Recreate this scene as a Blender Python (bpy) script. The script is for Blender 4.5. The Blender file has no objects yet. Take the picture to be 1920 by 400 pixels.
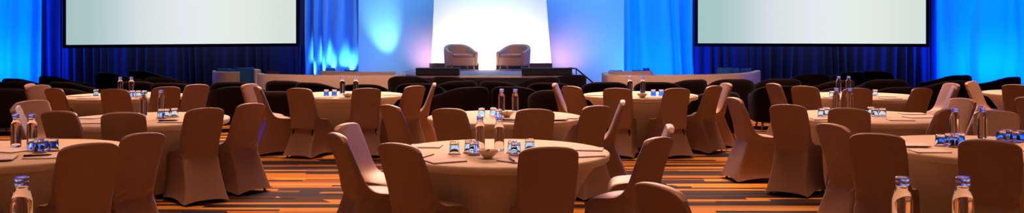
import bpy, bmesh, math, random
from mathutils import Vector, Matrix

random.seed(7)
C = bpy.context.scene.collection
CAMZ, F, HX, HY = 1.65, 1700.0, 960.0, 63.0
def X(px, Y): return (px - HX) * Y / F
def Z(py, Y): return CAMZ - (py - HY) * Y / F
def YH(py, z): return (CAMZ - z) * F / (py - HY)
def sm(t):
    t = max(0.0, min(1.0, t)); return t * t * (3 - 2 * t)
def lerp(a, b, t): return a + (b - a) * t
def interp(tab, x):
    if x <= tab[0][0]: return tab[0][1]
    for (a, va), (b, vb) in zip(tab, tab[1:]):
        if x <= b: return va + (vb - va) * (x - a) / (b - a)
    return tab[-1][1]

# ------------------------------------------------------------------ materials
def new_mat(name):
    m = bpy.data.materials.new(name); m.use_nodes = True
    nt = m.node_tree; b = nt.nodes['Principled BSDF']
    return m, nt, b
def simple(name, col, rough=.6, spec=.5, metal=0, sheen=0, trans=0, ior=1.45, emit=None, es=0, alpha=None):
    m, nt, b = new_mat(name)
    b.inputs['Base Color'].default_value = (*col, 1); b.inputs['Roughness'].default_value = rough
    b.inputs['Specular IOR Level'].default_value = spec; b.inputs['Metallic'].default_value = metal
    b.inputs['Sheen Weight'].default_value = sheen; b.inputs['Transmission Weight'].default_value = trans
    b.inputs['IOR'].default_value = ior
    if emit: b.inputs['Emission Color'].default_value = (*emit, 1); b.inputs['Emission Strength'].default_value = es
    return m
def fabric(name, col, col2, rough=.6, scale=(6, 6, 2), bump=.25, sheen=.0, spec=.35, weave=0.0):
    m, nt, b = new_mat(name); N = nt.nodes; L = nt.links
    tc = N.new('ShaderNodeTexCoord'); mp = N.new('ShaderNodeMapping'); mp.inputs['Scale'].default_value = scale
    L.new(tc.outputs['Object'], mp.inputs['Vector'])
    n = N.new('ShaderNodeTexNoise'); n.inputs['Scale'].default_value = 1.6; n.inputs['Detail'].default_value = 4
    L.new(mp.outputs[0], n.inputs['Vector'])
    mx = N.new('ShaderNodeMix'); mx.data_type = 'RGBA'
    mx.inputs[6].default_value = (*col, 1); mx.inputs[7].default_value = (*col2, 1)
    L.new(n.outputs['Fac'], mx.inputs[0]); L.new(mx.outputs[2], b.inputs['Base Color'])
    bp = N.new('ShaderNodeBump'); bp.inputs['Strength'].default_value = bump; bp.inputs['Distance'].default_value = .03
    L.new(n.outputs['Fac'], bp.inputs['Height']); L.new(bp.outputs[0], b.inputs['Normal'])
    b.inputs['Roughness'].default_value = rough; b.inputs['Sheen Weight'].default_value = sheen
    b.inputs['Specular IOR Level'].default_value = spec
    return m
M = {}
M['cover'] = fabric('chair_stretch_satin', (.42, .28, .20), (.36, .235, .17), .42, (3, 3, 1.2), .22, .0, .45)
M['cloth'] = fabric('table_stretch_cloth', (.80, .69, .49), (.76, .65, .46), .62, (3, 3, 3), .08)
M['tub'] = fabric('dark_brown_velvet', (.0055, .0028, .0028), (.009, .0045, .004), .75, (5, 5, 5), .2, .05, .15)
M['stagetub'] = fabric('tan_upholstery', (.36, .22, .17), (.42, .26, .2), .6, (4, 4, 4), .15)
M['wood'] = simple('orange_wood', (.75, .3, .08), .4)
M['darkwood'] = simple('dark_wood', (.05, .025, .015), .4)
M['blackmetal'] = simple('black_metal', (.012, .012, .014), .35)
M['sofa'] = fabric('white_leatherette', (.74, .6, .5), (.7, .56, .47), .45, (2, 2, 2), .05)
M['bluecushion'] = fabric('blue_cushion_cloth', (.015, .16, .62), (.01, .12, .5), .7, (5, 5, 5), .2)
M['darkcushion'] = fabric('dark_cushion_cloth', (.06, .04, .05), (.04, .03, .04), .8, (5, 5, 5), .2)
M['glass'] = simple('clear_glass', (.97, .95, .95), .02, .5, trans=1, ior=1.38)
M['tumbler'] = simple('tumbler_glass', (.95, .97, 1), .02, .5, trans=1, ior=1.38)
M['cap'] = simple('stopper_glass_drape_tint', (.72, .75, .98), .08, .6, trans=.85, ior=1.4)  # blue reflection of the drapes put into the stopper's tint
M['print'] = simple('white_bottle_print', (.85, .8, .8), .5)
M['paper'] = simple('writing_paper', (.88, .82, .82), .7)
M['board'] = simple('notepad_backing', (.16, .07, .045), .7)
M['pen'] = simple('black_pen', (.02, .012, .01), .3)
M['bowl'] = simple('cream_china', (.82, .68, .50), .35)
M['mint'] = simple('wrapped_mint', (.22, .10, .07), .4)
M['coaster'] = simple('coaster_paper', (.45, .22, .17), .8)
M['black'] = simple('matt_black', (.004, .004, .007), .8)
M['navyblock'] = simple('navy_black_board', (.004, .005, .022), .6)
M['panel'] = fabric('stretched_white_panel', (.78, .80, .84), (.76, .78, .82), .8, (1, 1, 1), .02)
M['stage'] = fabric('stage_carpet', (.30, .22, .32), (.26, .19, .28), .6, (4, 9, 4), .1)
M['skirting'] = simple('dark_maroon_board', (.06, .025, .03), .5)
M['white_trim'] = simple('white_edge_trim', (.8, .78, .8), .4)
M['cube'] = simple('lit_cube_acrylic', (.9, .9, .8), .4, emit=(1, .97, .84), es=1.6)
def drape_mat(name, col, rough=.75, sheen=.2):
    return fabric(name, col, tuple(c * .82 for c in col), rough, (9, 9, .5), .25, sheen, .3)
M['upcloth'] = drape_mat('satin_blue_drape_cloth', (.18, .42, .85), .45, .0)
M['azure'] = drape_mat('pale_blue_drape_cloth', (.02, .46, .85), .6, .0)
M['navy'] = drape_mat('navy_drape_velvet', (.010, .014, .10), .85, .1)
M['room'] = simple('room_wall_paint', (.10, .075, .08), .8)
M['ceil'] = simple('room_ceiling_paint', (.12, .08, .06), .8)

def screen_mat():
    m, nt, b = new_mat('projected_screen_image'); N = nt.nodes; L = nt.links
    tc = N.new('ShaderNodeTexCoord'); sp = N.new('ShaderNodeSeparateXYZ'); L.new(tc.outputs['Generated'], sp.inputs[0])
    cr = N.new('ShaderNodeValToRGB'); cr.color_ramp.interpolation = 'LINEAR'
    def lin(r, g, b_):
        return tuple(((c / 255 + .055) / 1.055) ** 2.4 for c in (r, g, b_)) + (1,)
    pts = [(0, (168, 197, 196)), (.1, (170, 199, 199)), (.2, (188, 208, 212)), (.3, (212, 223, 226)), (.36, (217, 228, 226)), (.52, (229, 233, 238)),
           (.66, (227, 238, 232)), (.8, (226, 233, 227)), (.9, (216, 228, 220)), (1, (212, 226, 218))]
    e = cr.color_ramp.elements
    e[0].position = 0; e[0].color = lin(*pts[0][1]); e[1].position = 1; e[1].color = lin(*pts[-1][1])
    for p, c in pts[1:-1]:
        q = e.new(p); q.color = lin(*c)
    L.new(sp.outputs[0], cr.inputs[0])
    L.new(cr.outputs[0], b.inputs['Emission Color']); b.inputs['Emission Strength'].default_value = 1.0
    b.inputs['Base Color'].default_value = (.02, .02, .02, 1); b.inputs['Roughness'].default_value = .9
    b.inputs['Specular IOR Level'].default_value = 0
    return m
M['screen'] = screen_mat()

def carpet_mat():
    m, nt, b = new_mat('striped_ballroom_carpet'); N = nt.nodes; L = nt.links
    geo = N.new('ShaderNodeNewGeometry'); sp = N.new('ShaderNodeSeparateXYZ'); L.new(geo.outputs['Position'], sp.inputs[0])
    def math_(op, a, b_=None):
        n = N.new('ShaderNodeMath'); n.operation = op
        for i, v in enumerate((a, b_)):
            if v is None: continue
            if isinstance(v, (int, float)): n.inputs[i].default_value = v
            else: L.new(v, n.inputs[i])
        return n.outputs[0]
    def wn(vec_a, vec_b, seed):
        c = N.new('ShaderNodeCombineXYZ'); 
        for i, v in enumerate((vec_a, vec_b, seed)):
            if isinstance(v, (int, float)): c.inputs[i].default_value = v
            else: L.new(v, c.inputs[i])
        w = N.new('ShaderNodeTexWhiteNoise'); w.noise_dimensions = '3D'; L.new(c.outputs[0], w.inputs[0]); return w.outputs['Value']
    # slow wobble so strips taper where they meet
    nz = N.new('ShaderNodeTexNoise'); nz.inputs['Scale'].default_value = 1.0; nz.inputs['Detail'].default_value = 1
    mp = N.new('ShaderNodeMapping'); mp.inputs['Scale'].default_value = (.8, 5, 1); L.new(geo.outputs['Position'], mp.inputs[0]); L.new(mp.outputs[0], nz.inputs['Vector'])
    yy = math_('ADD', sp.outputs[1], math_('MULTIPLY', math_('SUBTRACT', nz.outputs['Fac'], .5), .05))
    row = math_('FLOOR', math_('DIVIDE', yy, .17))
    fy = math_('FRACT', math_('DIVIDE', yy, .17))
    r1 = wn(row, 3.1, 1.7)
    xo = math_('ADD', sp.outputs[0], math_('MULTIPLY', r1, 9.0))
    xo = math_('ADD', xo, math_('MULTIPLY', fy, .12))
    seg = math_('FLOOR', math_('DIVIDE', xo, 2.3))
    v = wn(row, seg, 5.5)
    # every strip splits in two thinner ones, some of another colour
    half = math_('FLOOR', math_('MULTIPLY', fy, 2.0))
    r2 = wn(row, half, 9.0)
    seg2 = math_('FLOOR', math_('DIVIDE', math_('ADD', sp.outputs[0], math_('MULTIPLY', r2, 7.0)), 1.5))
    v2 = wn(math_('ADD', math_('MULTIPLY', row, 2.0), half), seg2, 12.0)
    pick = math_('GREATER_THAN', wn(row, seg2, 21.0), .5)
    mx = N.new('ShaderNodeMix'); mx.data_type = 'FLOAT'; L.new(pick, mx.inputs[0]); L.new(v, mx.inputs[2]); L.new(v2, mx.inputs[3])
    cr = N.new('ShaderNodeValToRGB'); cr.color_ramp.interpolation = 'CONSTANT'
    cols = [(0, (.018, .010, .012)), (.16, (.030, .028, .055)), (.32, (.050, .040, .050)), (.44, (.09, .035, .022)), (.50, (.62, .26, .030)),
            (.66, (.85, .40, .045)), (.84, (.74, .40, .16)), (.91, (.36, .13, .03))]
    e = cr.color_ramp.elements; e[0].position = 0; e[0].color = (*cols[0][1], 1); e[1].position = cols[-1][0]; e[1].color = (*cols[-1][1], 1)
    for p, c in cols[1:-1]:
        q = e.new(p); q.color = (*c, 1)
    L.new(mx.outputs[0], cr.inputs[0]); L.new(cr.outputs[0], b.inputs['Base Color'])
    pile = N.new('ShaderNodeTexNoise'); pile.inputs['Scale'].default_value = 180
    bp = N.new('ShaderNodeBump'); bp.inputs['Strength'].default_value = .3; bp.inputs['Distance'].default_value = .004
    L.new(pile.outputs['Fac'], bp.inputs['Height']); L.new(bp.outputs[0], b.inputs['Normal'])
    b.inputs['Roughness'].default_value = .85; b.inputs['Specular IOR Level'].default_value = .2
    return m
M['carpet'] = carpet_mat()

# ------------------------------------------------------------------ mesh helpers
def mesh_from(name, verts, faces, smooth=True):
    me = bpy.data.meshes.new(name); me.from_pydata([tuple(v) for v in verts], [], faces)
    bm = bmesh.new(); bm.from_mesh(me); bmesh.ops.recalc_face_normals(bm, faces=bm.faces); bm.to_mesh(me); bm.free()
    if smooth: me.polygons.foreach_set('use_smooth', [True] * len(me.polygons))
    me.update(); return me
def link(name, me, mat, parent=None, loc=(0, 0, 0), rz=0):
    o = bpy.data.objects.new(name, me); C.objects.link(o); o.location = loc; o.rotation_euler = (0, 0, rz)
    if mat and not me.materials: me.materials.append(M[mat])
    if parent: o.parent = parent
    return o
def tag(o, label=None, cat=None, group=None, kind=None):
    if label: o['label'] = label
    if cat: o['category'] = cat
    if group: o['group'] = group
    if kind: o['kind'] = kind
    return o
def empty(name, loc=(0, 0, 0), rz=0):
    o = bpy.data.objects.new(name, None); C.objects.link(o); o.location = loc; o.rotation_euler = (0, 0, rz); o.empty_display_size = .1; return o
def copy_tree(o, parent=None):
    c = o.copy(); C.objects.link(c)
    if parent: c.parent = parent
    for ch in [k for k in bpy.data.objects if k.parent == o]: copy_tree(ch, c)
    return c
def subdiv(o, n=1):
    # bake a subdivision into the mesh
    md = o.modifiers.new('s', 'SUBSURF'); md.levels = n; md.render_levels = n
    dg = bpy.context.evaluated_depsgraph_get(); dg.update()
    me = bpy.data.meshes.new_from_object(o.evaluated_get(dg)); o.modifiers.clear(); o.data = me
    me.polygons.foreach_set('use_smooth', [True] * len(me.polygons)); return o
def rings_mesh(name, rings, closed=True, cap0=False, cap1=False):
    n = len(rings[0]); vs = [p for r in rings for p in r]; fs = []
    for i in range(len(rings) - 1):
        for j in range(n if closed else n - 1):
            k = (j + 1) % n
            fs.append((i * n + j, i * n + k, (i + 1) * n + k, (i + 1) * n + j))
    if cap0: fs.append(tuple(range(n))[::-1])
    if cap1: fs.append(tuple((len(rings) - 1) * n + j for j in range(n)))
    return mesh_from(name, vs, fs)
def lathe(name, prof, n=32, cap0=True, cap1=True):
    rings = [[(r * math.cos(2 * math.pi * j / n), r * math.sin(2 * math.pi * j / n), z) for j in range(n)] for r, z in prof]
    return rings_mesh(name, rings, True, cap0, cap1)
def box_me(name, x0, x1, y0, y1, z0, z1, bev=.01, seg=2, smooth=False):
    bm = bmesh.new(); bmesh.ops.create_cube(bm, size=1)
    bmesh.ops.scale(bm, vec=(x1 - x0, y1 - y0, z1 - z0), verts=bm.verts)
    bmesh.ops.translate(bm, vec=((x0 + x1) / 2, (y0 + y1) / 2, (z0 + z1) / 2), verts=bm.verts)
    if bev > 0: bmesh.ops.bevel(bm, geom=bm.edges[:], offset=bev, segments=seg, affect='EDGES', profile=.5)
    me = bpy.data.meshes.new(name); bm.to_mesh(me); bm.free()
    if smooth: me.polygons.foreach_set('use_smooth', [True] * len(me.polygons))
    return me
def prism(name, poly, z0, z1, bev=0):
    bm = bmesh.new(); vs = [bm.verts.new((x, y, z0)) for x, y in poly]; f = bm.faces.new(vs)
    r = bmesh.ops.extrude_face_region(bm, geom=[f]); bmesh.ops.translate(bm, vec=(0, 0, z1 - z0), verts=[v for v in r['geom'] if isinstance(v, bmesh.types.BMVert)])
    bmesh.ops.recalc_face_normals(bm, faces=bm.faces)
    if bev: bmesh.ops.bevel(bm, geom=bm.edges[:], offset=bev, segments=2, affect='EDGES')
    me = bpy.data.meshes.new(name); bm.to_mesh(me); bm.free(); return me
def tube(name, pts, r, n=8, mat=None, parent=None):
    rings = []
    for i, p in enumerate(pts):
        p = Vector(p); a = Vector(pts[max(0, i - 1)]); b = Vector(pts[min(len(pts) - 1, i + 1)])
        t = (b - a).normalized(); u = t.orthogonal().normalized(); w = t.cross(u)
        rr = r[i] if isinstance(r, (list, tuple)) else r
        rings.append([tuple(p + rr * (math.cos(2 * math.pi * j / n) * u + math.sin(2 * math.pi * j / n) * w)) for j in range(n)])
    return rings_mesh(name, rings, True, True, True)

# ------------------------------------------------------------------ room
def structure(name, me, mat):
    return tag(link(name, me, mat), kind='structure')
XL, XR, YB, YF, ZC = -17.0, 17.0, -3.0, 27.6, 6.0
structure('floor', box_me('floor', XL, XR, YB, YF, -.1, 0, 0), 'carpet')
structure('ceiling', box_me('ceiling', XL, XR, YB, YF, ZC, ZC + .1, 0), 'ceil')
structure('wall_back', box_me('wall_back', XL, XR, YF, YF + .1, 0, ZC, 0), 'room')
structure('wall_left', box_me('wall_left', XL - .1, XL, YB, YF, 0, ZC, 0), 'room')
structure('wall_right', box_me('wall_right', XR, XR + .1, YB, YF, 0, ZC, 0), 'room')
structure('wall_front', box_me('wall_front', XL, XR, YB - .1, YB, 0, ZC, 0), 'room')

# ------------------------------------------------------------------ drapes
def drape(label, pa, pb, Y, mat, pleat=.22, amp=.09, seed=1, z0=0, z1=4.9, sway=.03, name='drape', Y2=None):
    rnd = random.Random(seed)
    xa, xb = X(pa, Y), X(pb, Y2 or Y); w = xb - xa
    Y2 = Y2 or Y
    phases = [rnd.uniform(0, 6.28) for _ in range(4)]; fr = [rnd.uniform(.8, 1.3) for _ in range(4)]
    nx = max(24, int(w / .022)); nz = 22; vs = []
    for k in range(nz + 1):
        z = z0 + (z1 - z0) * k / nz; t = k / nz
        for i in range(nx + 1):
            u = i / nx; x = w * u
            ph = x / pleat * 2 * math.pi
            g = math.sin(ph + 1.5 * math.sin(x * 2.1 * fr[0] + phases[0]) + .9 * math.sin(x * 5.3 * fr[3] + phases[3]) + sway * 14 * math.sin(z * 1.1 + x * 2 + phases[1]))
            g = g * (1.0 + .7 * math.sin(x * 3.1 * fr[1] + phases[2] + z * .35)) * (0.75 + .4 * (1 - t))
            g += .35 * math.sin(ph * .43 * fr[2] + phases[3] - z * .5)
            xs = x + sway * math.sin(z * .9 + phases[0] + x * 3) * math.sin(math.pi * u)
            vs.append((xs, -amp * g + (Y2 - Y) * u, z))
    fs = []
    for k in range(nz):
        for i in range(nx):
            a = k * (nx + 1) + i; fs.append((a, a + 1, a + nx + 2, a + nx + 1))
    me = mesh_from(name, vs, fs)
    o = link(name, me, mat, None, (xa, Y, 0)); tag(o, label, 'curtain', 'drapes along the back of the room')
    md = o.modifiers.new('thick', 'SOLIDIFY'); md.thickness = .006
    return o
YD = 26.6
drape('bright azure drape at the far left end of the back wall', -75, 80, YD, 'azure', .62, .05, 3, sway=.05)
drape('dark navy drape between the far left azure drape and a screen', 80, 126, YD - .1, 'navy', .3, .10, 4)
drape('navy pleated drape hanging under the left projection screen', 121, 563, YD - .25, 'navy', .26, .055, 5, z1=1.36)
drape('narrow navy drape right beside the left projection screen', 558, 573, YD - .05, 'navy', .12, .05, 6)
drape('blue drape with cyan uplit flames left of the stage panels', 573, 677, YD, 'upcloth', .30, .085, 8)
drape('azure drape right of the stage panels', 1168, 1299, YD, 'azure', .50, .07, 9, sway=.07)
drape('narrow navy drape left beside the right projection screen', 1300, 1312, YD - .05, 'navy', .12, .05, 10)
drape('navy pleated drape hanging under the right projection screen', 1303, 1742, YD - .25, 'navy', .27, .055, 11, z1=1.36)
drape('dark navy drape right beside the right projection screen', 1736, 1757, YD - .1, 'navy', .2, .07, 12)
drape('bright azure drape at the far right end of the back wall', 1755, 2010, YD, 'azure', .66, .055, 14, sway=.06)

# ------------------------------------------------------------------ screens
def screen(label, pa, pb, Ya, Yb, ya, yb):
    xa, xb = X(pa, Ya), X(pb, Yb); za, zb = Z(ya, Ya), Z(yb, Yb)
    r = empty('projection_screen', ((xa + xb) / 2, (Ya + Yb) / 2, 0)); cx, cy = r.location.x, r.location.y
    tag(r, label, 'screen', 'projection screens on the back wall')
    H = 3.45; t = .03
    d = Vector((xb - xa, Yb - Ya, 0)).normalized(); n = Vector((d.y, -d.x, 0))
    def quadbox(nm, p0, p1, z0a, z0b, z1a, z1b, off, th, mat):
        vs = []
        for o_ in (off, off + th):
            for p, zz in ((p0, z0a), (p1, z0b), (p1, z1b), (p0, z1a)):
                q = Vector((p[0] - cx, p[1] - cy, zz)) - n * o_; vs.append(tuple(q))
        link(nm, mesh_from(nm, vs, [(0, 1, 2, 3), (7, 6, 5, 4), (0, 4, 5, 1), (1, 5, 6, 2), (2, 6, 7, 3), (3, 7, 4, 0)], False), mat, r)
    A, B = (xa, Ya), (xb, Yb)
    quadbox('screen_surface', A, B, za, zb, za + H, zb + H, 0.0, .02, 'screen')
    e = .09
    def along(P, s): return (P[0] + d.x * s, P[1] + d.y * s)
    quadbox('screen_frame', along(A, -e), along(B, e), za - e, zb - e, za, zb, -.01, .05, 'black')
    quadbox('screen_frame', along(A, -e), along(B, e), za + H, zb + H, za + H + e, zb + H + e, -.01, .05, 'black')
    quadbox('screen_frame', along(A, -e), A, za, za, za + H, za + H, -.01, .05, 'black')
    quadbox('screen_frame', B, along(B, e), zb, zb, zb + H, zb + H, -.01, .05, 'black')
    for s in (-e - .04, (B[0] - A[0]) + e + .04):
        p = along(A, s); z0 = .0
        link('leg', tube('leg', [(p[0] - cx, p[1] - cy, 0), (p[0] - cx, p[1] - cy, za + H)], .022), 'blackmetal', r)
screen('large pale projection screen above the left side of the room', 124, 555, 25.0, 25.6, 84.3, 81.2)
screen('large pale projection screen above the right side of the room', 1308.5, 1736, 25.4, 25.2, 81.2, 82.2)

# ------------------------------------------------------------------ stage backdrop panels
def panel(label, pts, ztop, z0=0.0, th=.1, slant=(0, 0)):
    # pts: two plan points, slant = shift of the top edge
    (xa, ya), (xb, yb) = pts; d = Vector((xb - xa, yb - ya, 0)).normalized(); n = Vector((-d.y, d.x, 0))
    cx, cy = (xa + xb) / 2, (ya + yb) / 2
    nx, nz = 12, 10; vs, fs = [], []
    for o_ in (0, th):
        for k in range(nz + 1):
            t = k / nz; z = z0 + (ztop - z0) * t
            for i in range(nx + 1):
                u = i / nx; p = Vector((lerp(xa + slant[0] * t, xb + slant[1] * t, u), lerp(ya, yb, u), z)) + n * o_
                vs.append((p.x - cx, p.y - cy, p.z))
    S = (nx + 1) * (nz + 1)
    for k in range(nz):
        for i in range(nx):
            a = k * (nx + 1) + i; q = (a, a + 1, a + nx + 2, a + nx + 1); fs.append(q); fs.append(tuple(v + S for v in reversed(q)))
    rim = [i for i in range(nx + 1)] + [k * (nx + 1) + nx for k in range(1, nz + 1)] + [nz * (nx + 1) + i for i in range(nx - 1, -1, -1)] + [k * (nx + 1) for k in range(nz - 1, 0, -1)]
    for a, b in zip(rim, rim[1:] + rim[:1]): fs.append((a, b, b + S, a + S))
    o = link('stage_backdrop', mesh_from('stage_backdrop', vs, fs, False), 'panel', None, (cx, cy, 0))
    tag(o, label, 'panel', 'tall panels behind the stage'); return o
panel('tall centre panel lit glowing white behind the two stage armchairs', ((X(800, 26.3), 26.3), (X(1045, 26.3), 26.3)), 4.9)
panel('pale blue panel flanking the white one on the left', ((X(672, 26.0), 26.0), (X(806, 25.3), 25.3)), 4.9, slant=(0, .22))
panel('pale blue panel flanking the white one on the right', ((X(1038, 25.3), 25.3), (X(1170, 26.0), 26.0)), 4.9, slant=(-.38, 0))

# ------------------------------------------------------------------ stage
SX, SYF, ST = X(914, 21.2), 21.15, .66
st = empty('stage_platform', (SX, 23, 0)); tag(st, 'low stage with mauve top and dark front before the white panel', 'stage')
def rel(poly): return [(x - SX, y - 23) for x, y in poly]
poly = [(X(786, SYF), SYF), (X(1056, SYF), SYF), (X(1076, 22.0), 22.0), (X(1076, 22.0), 25.15), (X(747, 22.3), 25.15), (X(747, 22.3), 22.3)]
link('platform_skirt', prism('skirt', rel(poly), 0, ST - .05), 'navyblock', st)
big = [(x + (.02 if x > SX else -.02), y - (.02 if y < 24 else 0)) for x, y in poly]
link('platform_top', prism('ptop', rel(big), ST - .05, ST, .006), 'stage', st)
# bright nosing strip on the front middle edge
link('edge_trim', box_me('edge', X(862, SYF) - SX, X(978, SYF) - SX, SYF - 23 - .035, SYF - 23 - .02, ST - .04, ST + .004, .003), 'white_trim', st)
# low dark skirting along the back of the stage
ob = link('stage_skirting_board', box_me('b', X(808, 25.5), X(1034, 25.5), 25.0, 25.08, ST, ST + .17, .005), 'skirting')
tag(ob, 'low dark maroon board along the rear edge of the stage', 'board')
for (a, b, lab) in ((781, 862, 'long low black block on the front edge of the stage, left of its middle'), (978, 1072, 'long low black block on the front edge of the stage, right of its middle')):
    t = empty('stage_block', (X((a + b) / 2, SYF + .3), SYF + .32, ST)); hw = (b - a) / 2 * 21.4 / F
    tag(t, lab, 'block', 'black blocks on the stage front')
    link('body', box_me('body', -hw, hw, -.22, .22, .012, .15, .015), 'navyblock', t)
    link('top_panel', box_me('tp', -hw - .01, hw + .01, -.23, .23, .15, .172, .006), 'black', t)
    for s in (-1, 1): link('foot', box_me('ft', s * hw * .85 - .05, s * hw * .85 + .05, -.18, .18, 0, .012, .002), 'black', t)
# steps with a rail at the right end of the stage
sx0 = X(1077, 22.3)
stp = empty('stage_steps', (sx0, 22.9, 0)); tag(stp, 'small dark steps with a sloping handrail at the right end of the stage', 'steps')
for k in range(3):
    link('tread', box_me('tr', .02 + k * .15, .02 + (k + 1) * .15, -.45, .45, .44 - k * .18 - .04 if k < 3 else 0, .44 - k * .18, .005), 'navyblock', stp)
    link('riser', box_me('ri', .03 + k * .15, (.05 + k * .15), -.44, .44, 0, .44 - k * .18 - .04, .003), 'black', stp)
link('handrail', tube('hr', [(-.12, -.50, .80), (.05, -.50, .78), (.46, -.50, .44)], .018), 'blackmetal', stp)
link('rail_post', tube('rp', [(.05, -.50, 0), (.05, -.50, .78)], .014), 'blackmetal', stp)
link('rail_post', tube('rp', [(.45, -.50, 0), (.45, -.50, .445)], .014), 'blackmetal', stp)
cb = empty('light_cube', (X(914, 24.3), 24.3, ST)); tag(cb, 'glowing white cube table between the two stage armchairs', 'lamp table')
link('glowing_body', box_me('g', -.23, .23, -.23, .23, .02, .40, .02, 3), 'cube', cb)
link('base', box_me('bs', -.20, .20, -.20, .20, 0, .02, .004), 'white_trim', cb)

# ------------------------------------------------------------------ tub chairs
def tub_shell(a=.44, b=.42, hb=.77, ha=.60, t=.12, z0=.12, span=128, flare=.04):
    rings = []; n = 30
    LB = math.pi / 2 * a; LA = .36 + .0; tot = LB + LA
    for i in range(n + 1):
        q = lerp(-tot, tot, i / n); u = abs(q) / tot
        top = ha + (hb - ha) * (1 - sm((u - .10) / .85))
        if abs(q) <= LB:
            th = q / LB * math.pi / 2; e = .78
            px_, py_ = math.copysign(abs(math.sin(th)) ** e, math.sin(th)), -abs(math.cos(th)) ** e; fw = 0
        else: px_, py_, fw = math.copysign(1, q), 0, abs(q) - LB
        def P(off, z):
            k = flare * max(0, (z - z0) / (hb - z0)) ** 1.5
            return ((a + k - off) * px_, (b + k - off) * py_ + fw, z)
        rings.append([P(.02, z0), P(.0, z0 + .03), P(0, lerp(z0, top, .5)), P(0, top - .06), P(t * .12, top - .018), P(t * .5, top), P(t * .88, top - .018),
                      P(t, top - .06), P(t, lerp(z0, top, .5)), P(t, z0)])
    return rings_mesh('tub_shell', rings, True, True, True)
def make_tub(mat, legmat, cushion=False, **kw):
    r = empty('tub_armchair')
    subdiv(link('backrest', tub_shell(**kw), mat, r), 1)
    link('seat', box_me('seat', -.315, .315, -.30, .345, .13, .36, .02, 3, True), mat, r)
    link('seat_cushion', box_me('cush', -.27, .27, -.24, .355, .362, .44, .03, 4, True), mat, r)
    for sx in (-1, 1):
        for sy in (-1, 1):
            link('leg', tube('leg', [(sx * .32, sy * .27, 0), (sx * .30, sy * .25, .135)], [.013, .024], 8), legmat, r)
    return r
proto_dark = make_tub('tub', 'wood')
proto_stage = make_tub('stagetub', 'wood', hb=.71, ha=.52, a=.40, b=.38, t=.11, flare=.03)
GT = 'dark brown lounge armchairs'
# px of the middle, y of the top, facing (degrees clockwise from the stage), label
tubs = [
 (6, 151, -35, 'dark lounge armchair at the left frame edge, below the azure drape'),
 (50, 145, 25, 'dark lounge armchair below the edge of the far left azure drape'),
 (112, 141, 30, 'dark lounge armchair below the navy drape beside the left azure one'),
 (140, 151, 25, 'dark lounge armchair second in depth behind the far left banquet table'),
 (150, 163, 30, 'dark lounge armchair nearest behind the far left banquet table'),
 (22, 163, 0, 'dark lounge armchair just left of the pair of light covered chairs'),
 (216, 135, 25, 'blue-rimmed dark armchair furthest back, left of a similar one under the left screen'),
 (275, 131, 25, 'blue-rimmed dark armchair furthest back, right of a similar one under the left screen'),
 (276, 150, 20, 'dark lounge armchair right behind the bottle pair of the far left table'),
 (314, 143, 20, 'dark lounge armchair behind the middle of the left screen drape, in the third row'),
 (348, 153, 10, 'dark lounge armchair just behind the right end of the far left table'),
 (424, 152, 0, 'dark lounge armchair in front of the blue-lit short sofa'),
 (432, 160, -30, 'broad dark armchair nearest the camera before the blue-lit short sofa'),
 (520, 168, 0, 'dark armchair between covered chairs left of the back left table'),
 (543, 151, 15, 'dark armchair before the left long white sofa, leftmost of its three'),
 (603, 153, 30, 'dark armchair before the left long white sofa, middle of its three'),
 (684, 155, 0, 'dark armchair before the left long white sofa, rightmost of its three'),
 (762, 155, 5, 'dark armchair before the rounded end of the left long sofa'),
 (785, 141, 10, 'dark armchair right below the left end of the stage'),
 (836, 142, 25, 'dark armchair right below the left black stage block'),
 (862, 150, -30, 'dark armchair in the second row left of the stage aisle'),
 (868, 161, -35, 'dark armchair nearest the camera left of the stage aisle'),
 (918, 146, 0, 'dark armchair right below the middle of the stage'),
 (962, 151, 35, 'dark armchair in the second row right of the stage aisle'),
 (972, 161, 25, 'dark armchair nearest the camera right of the stage aisle'),
 (1006, 143, -30, 'dark armchair right below the left half of the right stage block'),
 (1058, 139, -30, 'dark armchair right below the right corner of the stage'),
 (1046, 152, 10, 'dark armchair with broad arched back before the right stage corner'),
 (1040, 166, 0, 'dark armchair behind the left covered chairs of the back right table'),
 (1130, 152, 0, 'dark armchair before the left end of the right long sofa'),
 (1220, 151, 15, 'dark armchair before the right long sofa, behind a bottle pair'),
 (1284, 149, -30, 'dark armchair before the right long sofa with back rising to the right'),
 (1330, 170, -20, 'dark armchair half hidden behind chairs right of the back right table'),
 (1387, 147, 0, 'dark armchair standing alone by the aisle with wooden legs showing'),
 (1462, 147, 0, 'dark armchair just right of the bluish end of the right long sofa'),
 (1478, 159, 5, 'dark armchair between two covered chairs left of the far right table'),
 (1520, 137, 0, 'dark armchair furthest back under the left part of the right screen'),
 (1532, 148, -30, 'dark armchair sloping left behind the far right table'),
 (1588, 133, -25, 'blue-rimmed dark armchair behind two bottles under the right screen'),
 (1640, 132, 25, 'blue-rimmed dark armchair furthest back, right of the bottles under the right screen'),
 (1675, 147, 5, 'dark armchair in the middle row behind the far right table'),
 (1680, 161, 5, 'dark armchair nearest the camera behind the right end of the far right table'),
 (1583, 162, 0, 'dark armchair nearest the camera behind the bottles of the far right table'),
 (1758, 149, -25, 'dark armchair below the right edge of the right screen'),
 (1800, 140, -20, 'dark armchair below the left edge of the far right azure drape'),
 (1858, 142, -35, 'dark armchair with square raised corner before the far right azure drape'),
]
pos = []
for (px, yt, rot, lab) in tubs:
    Yb = YH(yt, .775); Yc = Yb + .15; pos.append([X(px, Yb) * Yc / Yb if False else X(px, Yb), Yc])
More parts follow.
